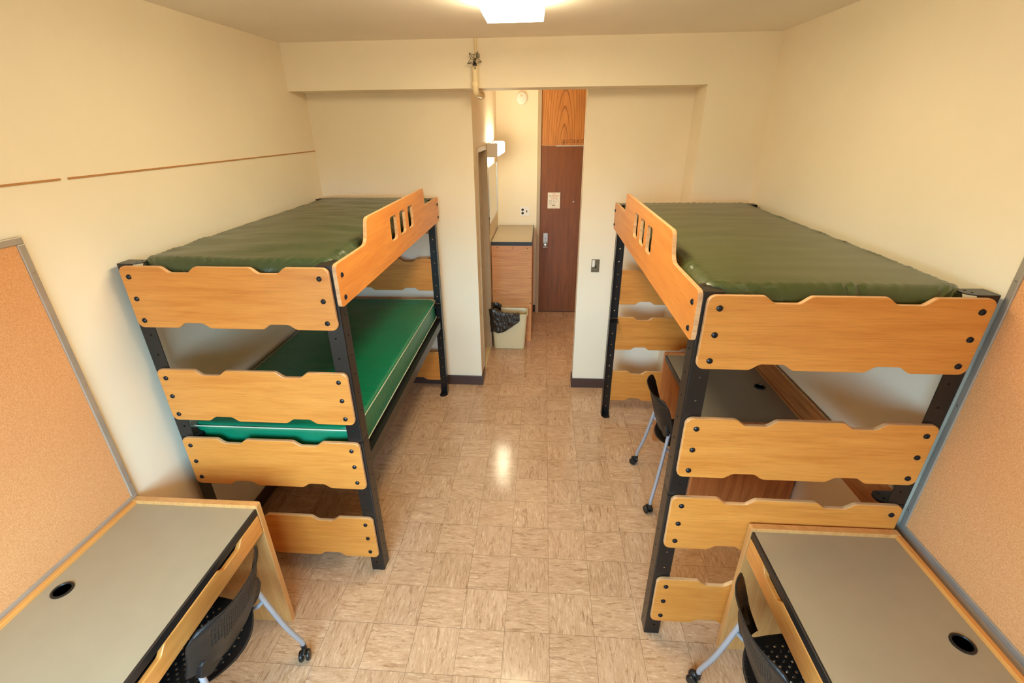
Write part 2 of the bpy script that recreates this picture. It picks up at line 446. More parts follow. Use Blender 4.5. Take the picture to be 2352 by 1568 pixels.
# baseboards
def base(name, x0, x1, y0, y1, h=.10):
    struct(B().box(x0, x1, y0, y1, 0, h, .003).done(name, 'base'))
base('baseboard_left', XL, XL+.009, WY, YR)
base('baseboard_right', XR-.009, XR, WY, YB)
base('baseboard_back_left', XL+.009, HL+.010, YR-.012, YR)
base('baseboard_hall_left', HL, HL+.010, YR, DY0-.03)
base('baseboard_back_right', HR-.010, PX, YR-.012, YR)
base('baseboard_hall_right', HR-.010, HR, YR, YR+.14)
base('baseboard_hall_back', HL, -.072, YD-.010, YD)
# brown line along the left wall
for i, (y0, y1) in enumerate(((WY, 1.793), (1.826, 4.03))):
    struct(B().box(XL, XL+.005, y0, y1, 2.177, 2.184).done('trim_%d' % (i+1), 'brown_line'), 'thin brown line along the wall above the bunk bed')

# hall door with transom
d = struct(B().box(-.030, .90, YD-.004, YD+.03, .008, 2.128, .002).done('door_1', 'door'), 'brown veneer hall door')
B().box(-.030, .90, YD-.002, YD+.03, 2.134, ZC).done('transom_panel', 'transom', d)
B().box(-.074, -.031, YD-.022, YD+.03, 0, ZC, .002).box(.901, .944, YD-.022, YD+.03, 0, ZC, .002).done('door_frame', 'grey_paint', d, merge=False)
B().box(-.03, .90, YD-.003, YD+.02, 0, .008).done('door_gap_shade', 'dark', d)  # solid dark strip standing in for the shade under the door
lk = B().box(.018, .076, YD-.016, YD-.004, .900, 1.09, .002).done('lock_plate', 'chrome', d)
B().lathe([(.010, 0), (.012, .02), (.027, .032), (.030, .045), (.026, .056), (.012, .060), (0, .061)], (.047, YD-.014, .943), 'y', 20).done('door_knob', 'chrome', lk, True)
for v in lk.children[0].data.vertices: v.co.y = 2*(YD-.014)-v.co.y
B().lathe([(.007, 0), (.007, .004), (0, .005)], (.047, YD-.020, 1.02), 'y', 12).done('keyhole', 'brass', lk, True)
B().lathe([(.009, 0), (.009, .004), (0, .006)], (.387, YD-.009, 1.482), 'y', 12).done('peephole', 'chrome', d, True)
B().box(.147, .90, YD-.008, YD-.002, 2.124, 2.134).done('top_strip', 'chrome', d)
fc = bpy.data.curves.new('door_stencil', 'FONT'); fc.body = 'LOCK YOUR DOOR'; fc.size = .062; fc.extrude = .0004; fc.offset = .0022; fc.space_character = 1.1
fo = bpy.data.objects.new('door_stencil', fc); C.objects.link(fo); fo.parent = d
fo.location = (.208, YD-.003, 2.160); fo.rotation_euler = (PI/2, 0, 0); fo.scale = (.56, .92, 1); fo.data.materials.append(M['stencil'])
# closet door frame in the hall's left wall
d2 = struct(B().box(HL-.127, HL+.012, DY0-.045, DY0+.003, 0, DZT+.04, .002).box(HL-.127, HL+.012, DY1-.003, DY1+.045, 0, DZT+.04, .002)
            .box(HL-.127, HL+.012, DY0+.003, DY1-.003, DZT-.003, DZT+.04, .002).done('door_2', 'grey_paint', merge=False), 'grey steel door frame in the hall')
B().box(HL-.085, HL-.05, DY1-.018, DY1, 0, DZT, .002).box(HL-.085, HL-.05, DY0, DY1-.018, DZT-.018, DZT, .002).done('door_stop', 'grey_paint', d2, merge=False)
B().box(HL-.128, HL-.092, DY0, DY1-.018, .008, DZT-.018, .002).done('door_slab', 'grey_paint', d2)
struct(B().box(HL-.13, HL, DY0, DY1, 0, .006).done('trim_3', 'threshold'), 'pale threshold in the hall door frame')

# ------------------------------------------------------------------ beds
def panel_outline(x0, x1, z0, z1, r=.028):
    """board with two dips in its top edge and two in its bottom edge"""
    mid = (x0+x1)/2; dep = .027
    def dip(cx):
        o = []
        for k in range(9):
            t_ = k/8; o.append((cx-.083+.048*t_, dep*(t_*t_*(3-2*t_))))
        return o+[(2*cx-x_, d_) for x_, d_ in reversed(o)]
    pts = []
    for cx, cz, a0 in ((x0+r, z0+r, PI), ):
        for k in range(6): a = a0+PI/2*k/5; pts.append((cx+r*math.cos(a), cz+r*math.sin(a)))
    for cx in (mid-.2, mid+.2): pts += [(x, z0+dd*.9) for x, dd in dip(cx)]
    for k in range(6): a = -PI/2+PI/2*k/5; pts.append((x1-r+r*math.cos(a), z0+r+r*math.sin(a)))
    for k in range(6): a = PI/2*k/5; pts.append((x1-r+r*math.cos(a), z1-r+r*math.sin(a)))
    for cx in (mid+.2, mid-.2): pts += [(2*cx-x, z1-dd) for x, dd in dip(cx)]
    for k in range(6): a = PI/2+PI/2*k/5; pts.append((x0+r+r*math.cos(a), z1-r+r*math.sin(a)))
    return pts
PANELS = ((1.535, 1.820), (1.031, 1.317), (.624, .920), (.124, .418))
PT = .020     # board thickness
FW = .074     # width of a post flange

def make_bed(sgn, label, cat, loc, lower_deck):
    bed = thing('bunk_bed', label, cat, loc)
    def fin(b, *a, **k):
        if sgn < 0: b.flip_x()
        return b.done(*a, **k)
    # posts: angle steel with a column of holes in each flange, stacked in two lengths
    for ix in (0, 1):
        for iy in (0, 1):
            X = (lambda x: x) if ix == 0 else (lambda x: BW-x)
            Y = (lambda y: y) if iy == 0 else (lambda y: BL-y)
            b = B()
            for z0, z1 in ((0.0, BJ-.002), (BJ+.002, BH)):
                hs = [z0+.065+.1016*k for k in range(9) if z0+.065+.1016*k < z1-.035]
                b.hole_plate(lambda u, v, t_: (X(u), Y(t_), v), .006, FW, z0, z1, [(.043, h) for h in hs], .0052, .004)
                b.hole_plate(lambda u, v, t_: (X(t_), Y(u), v), .006, FW, z0, z1, [(.043, h) for h in hs], .0052, .004)
                prof = [(.006, 0), (.0028, .0008), (.0008, .0028), (0, .006), (.004, .006), (.006, .004)]
                rings = [[b.b.verts.new((X(p[0]), Y(p[1]), z)) for p in prof] for z in (z0, z1)]
                for k in range(len(prof)):
                    k2 = (k+1) % len(prof); b.b.faces.new((rings[0][k], rings[0][k2], rings[1][k2], rings[1][k]))
                b.b.faces.new(rings[0]); b.b.faces.new(rings[1])
            p = fin(b, 'post', 'metal', bed)
            dpts = round_poly([(.002, .002), (.072, .002), (.104, .022), (.100, .072), (.002, .074)], [.004, .004, .02, .03, .004], 5)
            if ix == 0: dpts = [(c_, a_) for a_, c_ in dpts]
            for zp in ((BH-.004, BH), (BJ-.007, BJ-.003), (BJ+.003, BJ+.007), (.001, .005)):
                if iy == 1 and zp[0] > BJ and zp[0] < 1: continue
                hl = [[(cx+.005*math.cos(2*PI*k/8), cy+.005*math.sin(2*PI*k/8)) for k in range(8)] for cx, cy in (((.072, .028), (.078, .052)) if ix else ((.028, .072), (.052, .078)))]
                b = B().prism([(X(a), Y(c)) for a, c in dpts], 'xy', zp[0], zp[1], [[(X(a), Y(c)) for a, c in h] for h in hl])
                fin(b, 'post_plate', 'metal', p)
    # end boards
    for iy in (0, 1):
        ya, yb = (-PT, -.0005) if iy == 0 else (BL+.0005, BL+PT)
        for z0, z1 in PANELS:
            o = fin(B().prism(panel_outline(.014, .948, z0, z1), 'xz', ya, yb, side_mat=1), 'end_board', ['panel', 'ply'], bed, bevel=.0035)
            for bx in (.058, .910):
                for dz in (.046, .147, .250):
                    if iy == 0:
                        b = B().lathe([(.0115, 0), (.0105, -.004), (.006, -.0065), (.0055, -.004), (0, -.004)], (bx, ya, z1-dz), 'y', 14)
                        fin(b, 'bolt', 'bolt', o, smooth=True)
    # guard rail on the room side
    g = round_poly([(-.012, 1.640), (2.050, 1.640), (2.050, 1.832), (1.602, 1.832), (1.592, 1.953), (.412, 1.953), (.372, 1.832), (-.012, 1.832)],
                   [.028, .028, .028, .012, .022, .03, .045, .028], 5)
    sl = [rrect(a, a+.118, 1.752, 1.890, .022) for a in (.770, .957, 1.144)]
    o = fin(B().prism(g, 'yz', -.0185, -.001, sl, side_mat=1), 'guard_rail', ['rail', 'ply'], bed, bevel=.003)
    for by in (.036, 2.012):
        for bz in (1.777, 1.676):
            b = B().lathe([(.0115, 0), (.0105, -.004), (.006, -.0065), (.0055, -.004), (0, -.004)], (-.0185, by, bz), 'x', 14)
            fin(b, 'bolt', 'bolt', o, smooth=True)
    # steel side rails and deck
    def deck(zr, name='deck'):
        for xs in (0, 1):
            X = (lambda x: x) if xs == 0 else (lambda x: BW-x)
            b = B(); n = int((BL-.16)/.1016)
            b.box(min(X(.010), X(.014)), max(X(.010), X(.014)), .045, BL-.045, zr-.07, zr)
            b.hole_plate(lambda u, v, t_: (X(u), v, zr-t_), .014, .062, .05, BL-.05, [(.040, .09+.1016*k) for k in range(n+1)], .005, .004)
            fin(b, 'side_rail', 'metal', bed)
        b = B().box(.064, BW-.064, .06, BL-.06, zr-.016, zr-.004)
        fin(b, 'deck', 'metal', bed)
    deck(1.712)
    if lower_deck: deck(.780)
    else:
        fin(B().prism(rrect(.03, 2.03, .725, .918, .02), 'yz', BW+.002, BW+.019, side_mat=1), 'wall_side_board', ['red_y', 'ply'], bed, bevel=.002)
    return bed
bed_l = make_bed(-1, 'tall bunk bed of orange plywood boards on black posts carrying two green mattresses', 'bunk bed', (LX, LY, 0), True)
bed_r = make_bed(1, 'loft bed of orange plywood boards on black posts with a desk standing under it', 'bunk bed', (RX, RY, 0), False)

# ------------------------------------------------------------------ mattresses
def mattress(name, x0, x1, y0, y1, z0, z1, r, mat, label, pucker=.004, crown=.01, seed=0, lump=.004, group=None):
    b = bmesh.new()
    def ticks(a, c, n):   # finer near both ends
        o = []
        for k in range(n+1):
            t_ = k/n; o.append(a+(c-a)*t_)
        e = [a+(r*1.6)*k/6 for k in range(1, 6)]; e2 = [c-(r*1.6)*k/6 for k in range(1, 6)]
        return sorted(set([round(v, 5) for v in o+e+e2]))
    xs, ys, zs = ticks(x0, x1, 44), ticks(y0, y1, 120), ticks(z0, z1, 6)
    def grid(A, Bx, f):
        vv = [[b.verts.new(f(p, q)) for q in Bx] for p in A]
        for i in range(len(A)-1):
            for j in range(len(Bx)-1): b.faces.new((vv[i][j], vv[i+1][j], vv[i+1][j+1], vv[i][j+1]))
    grid(xs, ys, lambda x, y: (x, y, z1)); grid(xs, ys, lambda x, y: (x, y, z0))
    grid(xs, zs, lambda x, z: (x, y0, z)); grid(xs, zs, lambda x, z: (x, y1, z))
    grid(ys, zs, lambda y, z: (x0, y, z)); grid(ys, zs, lambda y, z: (x1, y, z))
    bmesh.ops.remove_doubles(b, verts=b.verts, dist=1e-5)
    for v in b.verts:
        p = v.co.copy()
        q = Vector((min(max(p.x, x0+r), x1-r), min(max(p.y, y0+r), y1-r), min(max(p.z, z0+r), z1-r)))
        d_ = p-q
        if d_.length > 1e-6:
            nrm = d_.normalized(); p = q+nrm*r
        else: nrm = Vector((0, 0, 1))
        if v.co.z > z0+r:
            dx, dy = min(v.co.x-x0, x1-v.co.x), min(v.co.y-y0, y1-v.co.y)
            e = min(dx, dy); along = v.co.y if dx < dy else v.co.x
            fall = math.exp(-((e-r*.45)/(r*.75))**2)
            pk = math.sin(along*2*PI/.036+1.8*noise.noise(Vector((along*9, seed, 0))))*(.55+.6*noise.noise(Vector((along*5, seed+3, 2))))
            p += nrm*pucker*fall*pk
            cx = 1-((2*v.co.x-x0-x1)/(x1-x0))**2; cy = 1-((2*v.co.y-y0-y1)/(y1-y0))**4
            if v.co.z > z1-1e-4:
                p.z += crown*max(cx, 0)*max(cy, 0)+lump*noise.noise(Vector((v.co.x*3.5, v.co.y*9, seed)))*min(1, e/.1)
        dy = max(0.0, min(p.y-y0, y1-p.y)); r2 = .085
        if dy < r2:
            hf = (x1-x0)/2; ins = r2-math.sqrt(max(0, r2*r2-(r2-dy)**2))
            p.x = (x0+x1)/2+(p.x-(x0+x1)/2)*(1-ins/hf)
        v.co = p
    s_ = B(); s_.b.free(); s_.b = b
    o = s_.done(name, mat, None, True, merge=False)
    me = o.data
    o.location = (x0, y0, z0)
    for v in me.vertices: v.co -= Vector((x0, y0, z0))
    return tag(o, label, 'mattress', group)
m1 = mattress('mattress', LX-BW+.046, LX-.016, LY+.022, LY+BL-.015, 1.714, 1.836, .058, 'matt_wrinkle',
              'wrinkled olive green vinyl mattress on top of the two-mattress bunk bed', .006, .020, 3, .009)
m2 = mattress('mattress', RX+.016, RX+BW-.050, RY+.022, RY+BL-.012, 1.714, 1.838, .058, 'matt_green',
              'smooth olive green vinyl mattress with gathered edges on top of the loft bed', .008, .010, 11, .0025)
MX0, MX1, MY0, MY1, MZ0, MZ1 = LX-BW+.022, LX-.052, LY+.045, LY+BL-.02, .788, .962
m3 = mattress('mattress', MX0, MX1, MY0, MY1, MZ0, MZ1, .028, 'matt_emerald',
              'emerald green vinyl mattress with pale piping on the lower deck of the bunk bed', .0018, .006, 21, .003)
for z in (MZ1-.012, MZ0+.010):
    pts = [(x-MX0, y-MY0, z-MZ0+.004*math.sin(y*7)) for x, y in rrect(MX0-.001, MX1+.001, MY0-.001, MY1+.001, .045, 6)]
    dense = []
    for p, q in zip(pts, pts[1:]+pts[:1]):
        n = max(1, int((Vector(q)-Vector(p)).length/.08))
        for k in range(n): dense.append(tuple(Vector(p).lerp(Vector(q), k/n)))
    B().loop_tube(dense, .0036, 6).done('piping', 'piping', m3, True)

# ------------------------------------------------------------------ desks
DL, DD, DP = .94, .600, .030
def make_desk(sgn, x, y0, label, mats, drawer=True, group=None):
    dk = thing('desk', label, 'desk', (x, y0, 0))
    def fin(b, *a, **k):
        if sgn < 0: b.flip_x()
        return b.done(*a, **k)
    for ya in (0, DL-DP):
        fin(B().prism(round_poly([(0, 0), (DD, 0), (DD, DZ), (0, DZ)], [.002, .002, .003, .010]), 'xz', ya, ya+DP), 'side_panel', mats['side'], dk, bevel=.002)
    fin(B().box(.014, DD-.020, DP, DL-DP, DZ-.052, DZ-.018), 'desktop', mats['top'], dk)
    fin(B().box(.004, .0138, DP+.001, DL-DP-.001, DZ-.052, DZ-.0175, .002), 'edge_band', 'edge', dk)
    fin(B().box(DD-.0198, DD, DP, DL-DP, DZ-.09, DZ-.002, .002), 'back_rail', mats['rail'], dk)
    fin(B().box(DD-.10, DD-.085, DP, DL-DP, .30, DZ-.053), 'modesty_panel', mats['side'], dk)
    g = fin(B().lathe([(.036, 0), (.036, .003), (.029, .0045), (.027, .0), (.027, -.03)], (.507, DL/2, DZ-.0178), 'z', 28), 'grommet', 'rubber', dk, smooth=True)
    fin(B().lathe([(.0265, 0), (0, 0)], (.507, DL/2, DZ-.0172), 'z', 24), 'grommet_hole_shade', 'dark', g)  # dark disc painted as the shade inside the open cable hole
    if drawer:
        z0, z1 = DZ-.155, DZ-.054
        def nt(c):
            o = []
            for k in range(9):
                t_ = k/8; o.append((c+.086-.040*t_, z1-.030*(t_*t_*(3-2*t_))))
            return o+[(2*c-a, z_) for a, z_ in reversed(o)]
        pts = [(DP+.004, z0), (DL-DP-.004, z0), (DL-DP-.004, z1)]+nt(DL/2+.225)+nt(DL/2-.225)+[(DP+.004, z1)]
        fin(B().prism(pts, 'yz', .002, .022), 'drawer_front', mats['drawer'], dk, bevel=.003)
        fin(B().box(.030, DD-.12, DP+.02, DL-DP-.02, z0+.01, z0+.02).box(.023, .030, DP+.02, DL-DP-.02, z0+.01, z1-.035), 'drawer_tray', 'dark', dk, merge=False)
    else:
        fin(B().box(.03, .045, DL-DP-.03, DL-DP-.002, DZ-.085, DZ-.055, .003), 'bracket', 'chrome', dk)
    return dk
oak = dict(side='desk_z', top='laminate', rail='desk_y', drawer='desk_y')
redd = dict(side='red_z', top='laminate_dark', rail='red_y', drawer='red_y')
desk_l = make_desk(-1, -1.266, 1.545-DL, 'oak desk with grey beige top standing before the two-mattress bunk bed', oak)
desk_r = make_desk(1, .909, 1.545-DL, 'oak desk with grey beige top standing against the lowest boards of the loft bed', oak)
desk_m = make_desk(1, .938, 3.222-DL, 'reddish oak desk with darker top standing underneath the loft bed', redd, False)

# ------------------------------------------------------------------ chairs
def perforated(b, S, nu, nv, pred, rr=.30):
    """surface S(u,v) on [0,1]^2 as nu x nv cells; cells where pred(i,j) get a round hole"""
    V = {}
    def g(i, j):
        if (i, j) not in V: V[(i, j)] = b.b.verts.new(S(i/nu, j/nv))
        return V[(i, j)]
    mids = {}
    def e(i, j, di, dj):
        k = (i*2+di, j*2+dj)
        if k not in mids: mids[k] = b.b.verts.new(S((i+di/2)/nu, (j+dj/2)/nv))
        return mids[k]
    for i in range(nu):
        for j in range(nv):
            c = [g(i, j), e(i, j, 1, 0), g(i+1, j), e(i, j, 2, 1), g(i+1, j+1), e(i, j, 1, 2), g(i, j+1), e(i, j, 0, 1)]
            if pred(i, j):
                ring = [b.b.verts.new(S((i+.5+rr*math.cos(-3*PI/4+k*PI/4))/nu, (j+.5+rr*math.sin(-3*PI/4+k*PI/4))/nv)) for k in range(8)]
                for k in range(8): b.b.faces.new((c[k], c[(k+1) % 8], ring[(k+1) % 8], ring[k]))
            else: b.b.faces.new(c)

def back_surface(u, v):
    """backrest shell: u across (0..1), v from bottom (0) to top (1); local +x is the way the sitter faces"""
    s_ = 2*u-1
    hw = .190+.016*math.sin(min(1, v/.8)*PI/2)+.010*math.exp(-((v-.22)/.12)**2)
    if v > .88: hw *= 1-.16*((v-.88)/.12)**2.2
    if v < .16: hw *= 1-.26*((.16-v)/.16)**2.2
    y = s_*hw
    a = abs(s_)
    top = .824+.014*s_*s_-.016*a**10
    bot = .548+.012*s_*s_
    z = bot+(top-bot)*v
    x = .074*(1-v)**1.15+(.062*v+.070*(1-v))*a**(3.1+1.2*(1-v))-.016*max(0, (v-.70)/.30)**2
    return Vector((x, y, z))
def seat_surface(u, v):
    s_ = 2*u-1
    hw = .222*(1-.26*(1-v)**2.4)*(1-.10*max(0, (v-.85)/.15)**2)
    x = .086+.410*v+.02*(1-s_*s_)*(1 if v > .5 else -1)*abs(2*v-1)**3
    x += .050*s_*s_*(1-v)**2
    z = .452+.018*s_*s_*(1-.4*v)-.016*math.sin(v*PI)-.035*max(0, (v-.8)/.2)**2+.018*max(0, (.15-v)/.15)**2
    return Vector((x, s_*hw, z))

def caster(name, parent, x, y, ang):
    c = B()
    dx, dy = math.cos(ang), math.sin(ang); nx, ny = -dy, dx
    c.tube([(x, y, .085), (x, y, .058)], .013, 12)
    hood = [(x+dx*.012*k-dx*.006, y+dy*.012*k-dy*.006, .046+.012*math.sin(PI*k/3)) for k in range(4)]
    c.tube(hood, .012, 10)
    o = c.done(name, 'rubber', parent, True, merge=False)
    wx, wy = x+dx*.018, y+dy*.018
    for s_ in (-1, 1):
        wb = B()
        prof = [(0, -.009), (.016, -.010), (.024, -.008), (.0265, -.003), (.0265, .003), (.024, .008), (.016, .010), (0, .009)]
        wb.lathe(prof, (0, 0, 0), 'x', 22)
        rot = Matrix.Translation((wx+nx*.016*s_, wy+ny*.016*s_, .0265)) @ Matrix.Rotation(math.atan2(ny, nx), 4, 'Z')
        bmesh.ops.transform(wb.b, matrix=rot, verts=wb.b.verts)
        wb.done('wheel', 'rubber', o, True)
    return o
def smooth_path(pts, n=6):
    P = [Vector(p) for p in pts]; out = []
    for i in range(len(P)-1):
        p0, p1, p2, p3 = P[max(i-1, 0)], P[i], P[i+1], P[min(i+2, len(P)-1)]
        for k in range(n):
            t_ = k/n
            out.append(.5*((2*p1)+(p2-p0)*t_+(2*p0-5*p1+4*p2-p3)*t_*t_+(3*p1-p0-3*p2+p3)*t_**3))
    return out+[P[-1]]
def make_chair(label, loc, rz):
    ch = thing('chair', label, 'chair', loc, rz, 'rolling desk chairs')
    b = B()
    def pb(i, j):
        a = abs(2*(i+.5)/34-1); v = (j+.5)/20
        return .40 < v < .93 and a < .68 and not (v < .52 and a > .45) and i > 2
    perforated(b, back_surface, 34, 20, pb, .27)
    b.done('backrest', 'plastic', ch, True, solid=.005)
    b = B()
    def ps(i, j):
        a = abs(2*(i+.5)/22-1); v = (j+.5)/22
        return a < .80 and .10 < v < .86 and (i+j) % 2 == 0
    perforated(b, seat_surface, 22, 22, ps, .30)
    b.done('seat', 'plastic', ch, True, solid=.006)
    for s_ in (-1, 1):
        lug = round_poly([(.100*s_, .668), (.178*s_, .648), (.193*s_, .592), (.160*s_, .556), (.090*s_, .560)], [.03, .012, .012, .02, .03], 4)
        b = B().prism(lug, 'yz', .068, .088)
        for v in b.b.verts: v.co.x += .10*(.60-v.co.z)+.6*max(0, abs(v.co.y)-.12)**1.5
        b.done('lug', 'plastic', ch, bevel=.004)
        leg = smooth_path([(.102, .170*s_, .600), (.090, .182*s_, .50), (.060, .214*s_, .28), (.034, .243*s_, .14), (.028, .250*s_, .11), (.028, .252*s_, .075)], 5)
        b = B().tube(leg, .0115, 12)
        lg = b.done('leg', 'silver', ch, True)
        caster('caster', lg, .028, .252*s_, 2.5 if s_ > 0 else 1.9)
        fr = smooth_path([(.30, .160*s_, .428), (.40, .185*s_, .412), (.44, .215*s_, .30), (.465, .248*s_, .13), (.468, .250*s_, .075)], 5)
        lg2 = B().tube(fr, .0115, 12).done('leg', 'silver', ch, True)
        caster('caster', lg2, .468, .250*s_, .6*s_)
        B().tube([(.089, .184*s_, .49), (.12, .175*s_, .455), (.22, .150*s_, .430), (.32, .165*s_, .428)], .0095, 10).done('seat_bar', 'silver', ch, True)
    B().tube([(.25, -.155, .430), (.25, .155, .430)], .009, 10).done('cross_bar', 'silver', ch, True)
    return ch
chair_r = make_chair('black perforated rolling chair tucked into the desk against the lowest boards of the loft bed', (.726, 1.092, 0), 0)
chair_l = dup_tree(chair_r); chair_l.location = (-1.088, 1.104, 0); chair_l.rotation_euler = (0, 0, PI)
chair_l['label'] = 'black perforated rolling chair tucked into the desk before the two-mattress bunk bed'
chair_m = dup_tree(chair_r); chair_m.location = (.720, 2.640, 0); chair_m.rotation_euler = (0, 0, 0)
chair_m['label'] = 'black perforated rolling chair at the reddish desk underneath the loft bed'

# ------------------------------------------------------------------ corkboards
def corkboard(x, sgn, y1, label):
    y0, z0, z1 = y1-1.22, .790, 2.010; fw = .026
    cb = thing('corkboard', label, 'corkboard', (x, y0, z0))
    L_, H_ = y1-y0, z1-z0
    def bx(b, a, c, *r): return b.box(min(a*sgn, c*sgn), max(a*sgn, c*sgn), *r)
    bx(B(), .002, .012, fw*.6, L_-fw*.6, fw*.6, H_-fw*.6).done('cork_panel', 'cork', cb)
    b = B()
    bx(b, .001, .018, 0, L_, 0, fw, .003); bx(b, .001, .018, 0, L_, H_-fw, H_, .003)
    bx(b, .001, .018, 0, fw, fw, H_-fw, .003); bx(b, .001, .018, L_-fw, L_, fw, H_-fw, .003)
    fr = b.done('frame', 'alu', cb, merge=False)
    for y in (fw/2, L_-fw/2):
        for z in (.10, H_*.5, H_-.13):
            b = B().lathe([(.004, .018), (.004, .0195), (0, .020)], (0, y, z), 'x', 10)
            if sgn < 0: b.flip_x()
            b.done('screw', 'chrome', fr, True)
corkboard(XL, 1, 1.553, 'framed cork board on the wall beside the two-mattress bunk bed')
corkboard(XR, -1, 1.580, 'framed cork board on the wall beside the loft bed')

# ------------------------------------------------------------------ lamps
lamp = thing('ceiling_light', 'glowing box-shaped light fixture on the ceiling', 'ceiling light', (-.155, 2.19, ZC))
B().box(-.140, .141, -.61, .605, -.030, -.0005, .003).done('housing', 'enamel', lamp)
def frus(b, x0, x1, y0, y1, z0, z1, i):
    v = [b.b.verts.new(p) for p in ((x0+i, y0+i, z0), (x1-i, y0+i, z0), (x1-i, y1-i, z0), (x0+i, y1-i, z0), (x0, y0, z1), (x1, y0, z1), (x1, y1, z1), (x0, y1, z1))]
    for q in ((0, 3, 2, 1), (4, 5, 6, 7), (0, 1, 5, 4), (1, 2, 6, 5), (2, 3, 7, 6), (3, 0, 4, 7)): b.b.faces.new([v[k] for k in q])
    return b
frus(B(), -.146, .147, -.620, .616, -.078, -.031, .006).done('diffuser', 'lamp', lamp)
sc_ = thing('wall_sconce', 'lit box-shaped wall lamp above the mirror in the hall', 'wall lamp', (HL, 4.975, 2.070))
for _y in (0, .718): B().box(.0005, .112, _y, _y+.012, 0, .130, .002).done('end_cap', 'enamel', sc_)
B().box(.0005, .020, .012, .718, .004, .126).done('back_plate', 'enamel', sc_)
B().prism(round_poly([(.020, .006), (.128, .012), (.128, .122), (.020, .124)], [.002, .01, .01, .002]), 'xz', .013, .717).done('diffuser', 'sconce', sc_)

# ------------------------------------------------------------------ hall things
mir = thing('mirror', 'metal framed mirror on the hall wall under the lit wall lamp', 'mirror', (HL, 4.985, 1.395))
B().box(.002, .010, .008, .952, .008, .572).done('glass', 'mirror', mir)
B().box(.0005, .016, 0, .96, 0, .008, .001).box(.0005, .016, 0, .96, .572, .58, .001).box(.0005, .016, 0, .008, .008, .572, .001).box(.0005, .016, .952, .96, .008, .572, .001).done('frame', 'chrome', mir, merge=False)

dr = thing('dresser', 'tall oak dresser with beige top standing in the hall behind the waste bin', 'dresser', (-.557, 5.10, 0))
DW, DDp, DH = .452, .965, 1.196
B().box(0, DW, 0, .018, 0, DH-.04).done('end_panel', 'oak_x', dr, bevel=.0015)
B().box(.002, DW-.018, .0185, DDp, .05, DH-.042).done('body', 'oak_x', dr)
for k in range(4):
    z0 = .08+k*.27
    f = B().box(DW-.0175, DW-.001, .03, DDp-.01, z0, z0+.26, .003).done('drawer', 'desk_y', dr)
B().box(.006, DW-.006, .006, DDp, DH-.041, DH).done('top', 'laminate', dr)
B().box(-.002, DW+.004, -.004, .0055, DH-.041, DH-.001).box(DW-.0055, DW+.004, .006, DDp, DH-.041, DH-.001).done('edge_band', 'edge', dr, merge=False)
for x, z in ((.065, DH-.065), (.235, DH-.068), (.400, DH-.070), (DW-.012, .78), (DW-.012, .48), (.27, .36)):
    B().lathe([(.0055, 0), (.005, -.003), (0, -.0035)], (x, 0, z), 'y', 10).done('screw', 'dark', dr, True)

# waste bin and its liner
def bin_pt(a, h, off=0.0):
    """rounded-rectangle section; a in [0,1) round, h height"""
    k = h/.435
    hx, hy, r = .176+.030*k+off, .092+.016*k+off, .035+off
    per = rrect(-hx, hx, -hy, hy, r, 6); n = len(per)
    ln = [math.hypot(per[(i+1) % n][0]-per[i][0], per[(i+1) % n][1]-per[i][1]) for i in range(n)]
    f = (a % 1.0)*sum(ln); i = 0
    while i < n-1 and f > ln[i]: f -= ln[i]; i += 1
    t_ = min(1, f/max(ln[i], 1e-9))
    p, q = per[i], per[(i+1) % n]
    return (p[0]*(1-t_)+q[0]*t_, p[1]*(1-t_)+q[1]*t_)
bn = thing('waste_bin', 'cream plastic waste bin on the hall floor before the dresser', 'waste bin', (-.352, 4.962, 0))
N = 56; b = B(); rings = []
for h, off in [(0, -.006), (.004, 0), (.10, 0), (.22, 0), (.33, 0), (.412, 0), (.414, .006), (.432, .007), (.436, .004), (.436, -.002), (.43, -.005), (.2, -.005), (.01, -.006)]:
    rings.append([b.b.verts.new((*bin_pt(k/N, h, off), h)) for k in range(N)])
for q, w in zip(rings, rings[1:]):
    for k in range(N): b.b.faces.new((q[k], q[(k+1) % N], w[(k+1) % N], w[k]))
b.b.faces.new(rings[0]); b.b.faces.new(rings[-1])
b.done('bin_body', 'bin', bn, True)
lg = B(); NA, NV = 150, 26
# the liner hangs over the front and one short side; from inside, over the rim, down the outside
def liner(i, j):
    a = .44+.52*i/NA     # round the section: back corner -> short side -> front -> toward the other side
    t_ = i/NA
    x, y = bin_pt(a % 1.0, .43, 0)
    # outside length of drape at this place
    xs = x
    fr = min(1, max(0, (xs+.21)/.37))
    on_front = y < -.07
    drop = (.27-.235*fr**2.0) if on_front else .27*min(1, t_*4+.15)
    rise = .045*math.exp(-((x+.17)/.07)**2)
    v = j/NV
    if v < .35:
        k = v/.35; h = .22+(.445+rise-.22)*k; off = -.016
    elif v < .45:
        k = (v-.35)/.10; h = .445+rise+.010*math.sin(k*PI); off = -.016+.030*k
    else:
        k = (v-.45)/.55; h = .445+rise-drop*k; off = .014
    px, py = bin_pt(a % 1.0, max(.02, min(h, .435)), off)
    n = noise.noise(Vector((px*22, py*22, h*17)))*.016+noise.noise(Vector((px*60, h*45, py*50)))*.007
    c = Vector((px, py, 0)).normalized()
    k2 = 1 if v > .3 else .4
    return (px+c.x*(abs(n)*k2+.002)*(1 if off > 0 else -1)*.9, py+c.y*(abs(n)*k2+.002)*(1 if off > 0 else -1), h+.6*n*k2)
G = [[lg.b.verts.new(liner(i, j)) for j in range(NV+1)] for i in range(NA+1)]
for i in range(NA):
    for j in range(NV): lg.b.faces.new((G[i][j], G[i+1][j], G[i+1][j+1], G[i][j+1]))
lo = lg.done('bin_liner', 'bag', None, True, solid=.0015)
lo.location = (-.352, 4.962, 0)
tag(lo, 'crumpled black plastic bag draped over the cream waste bin', 'bin liner')

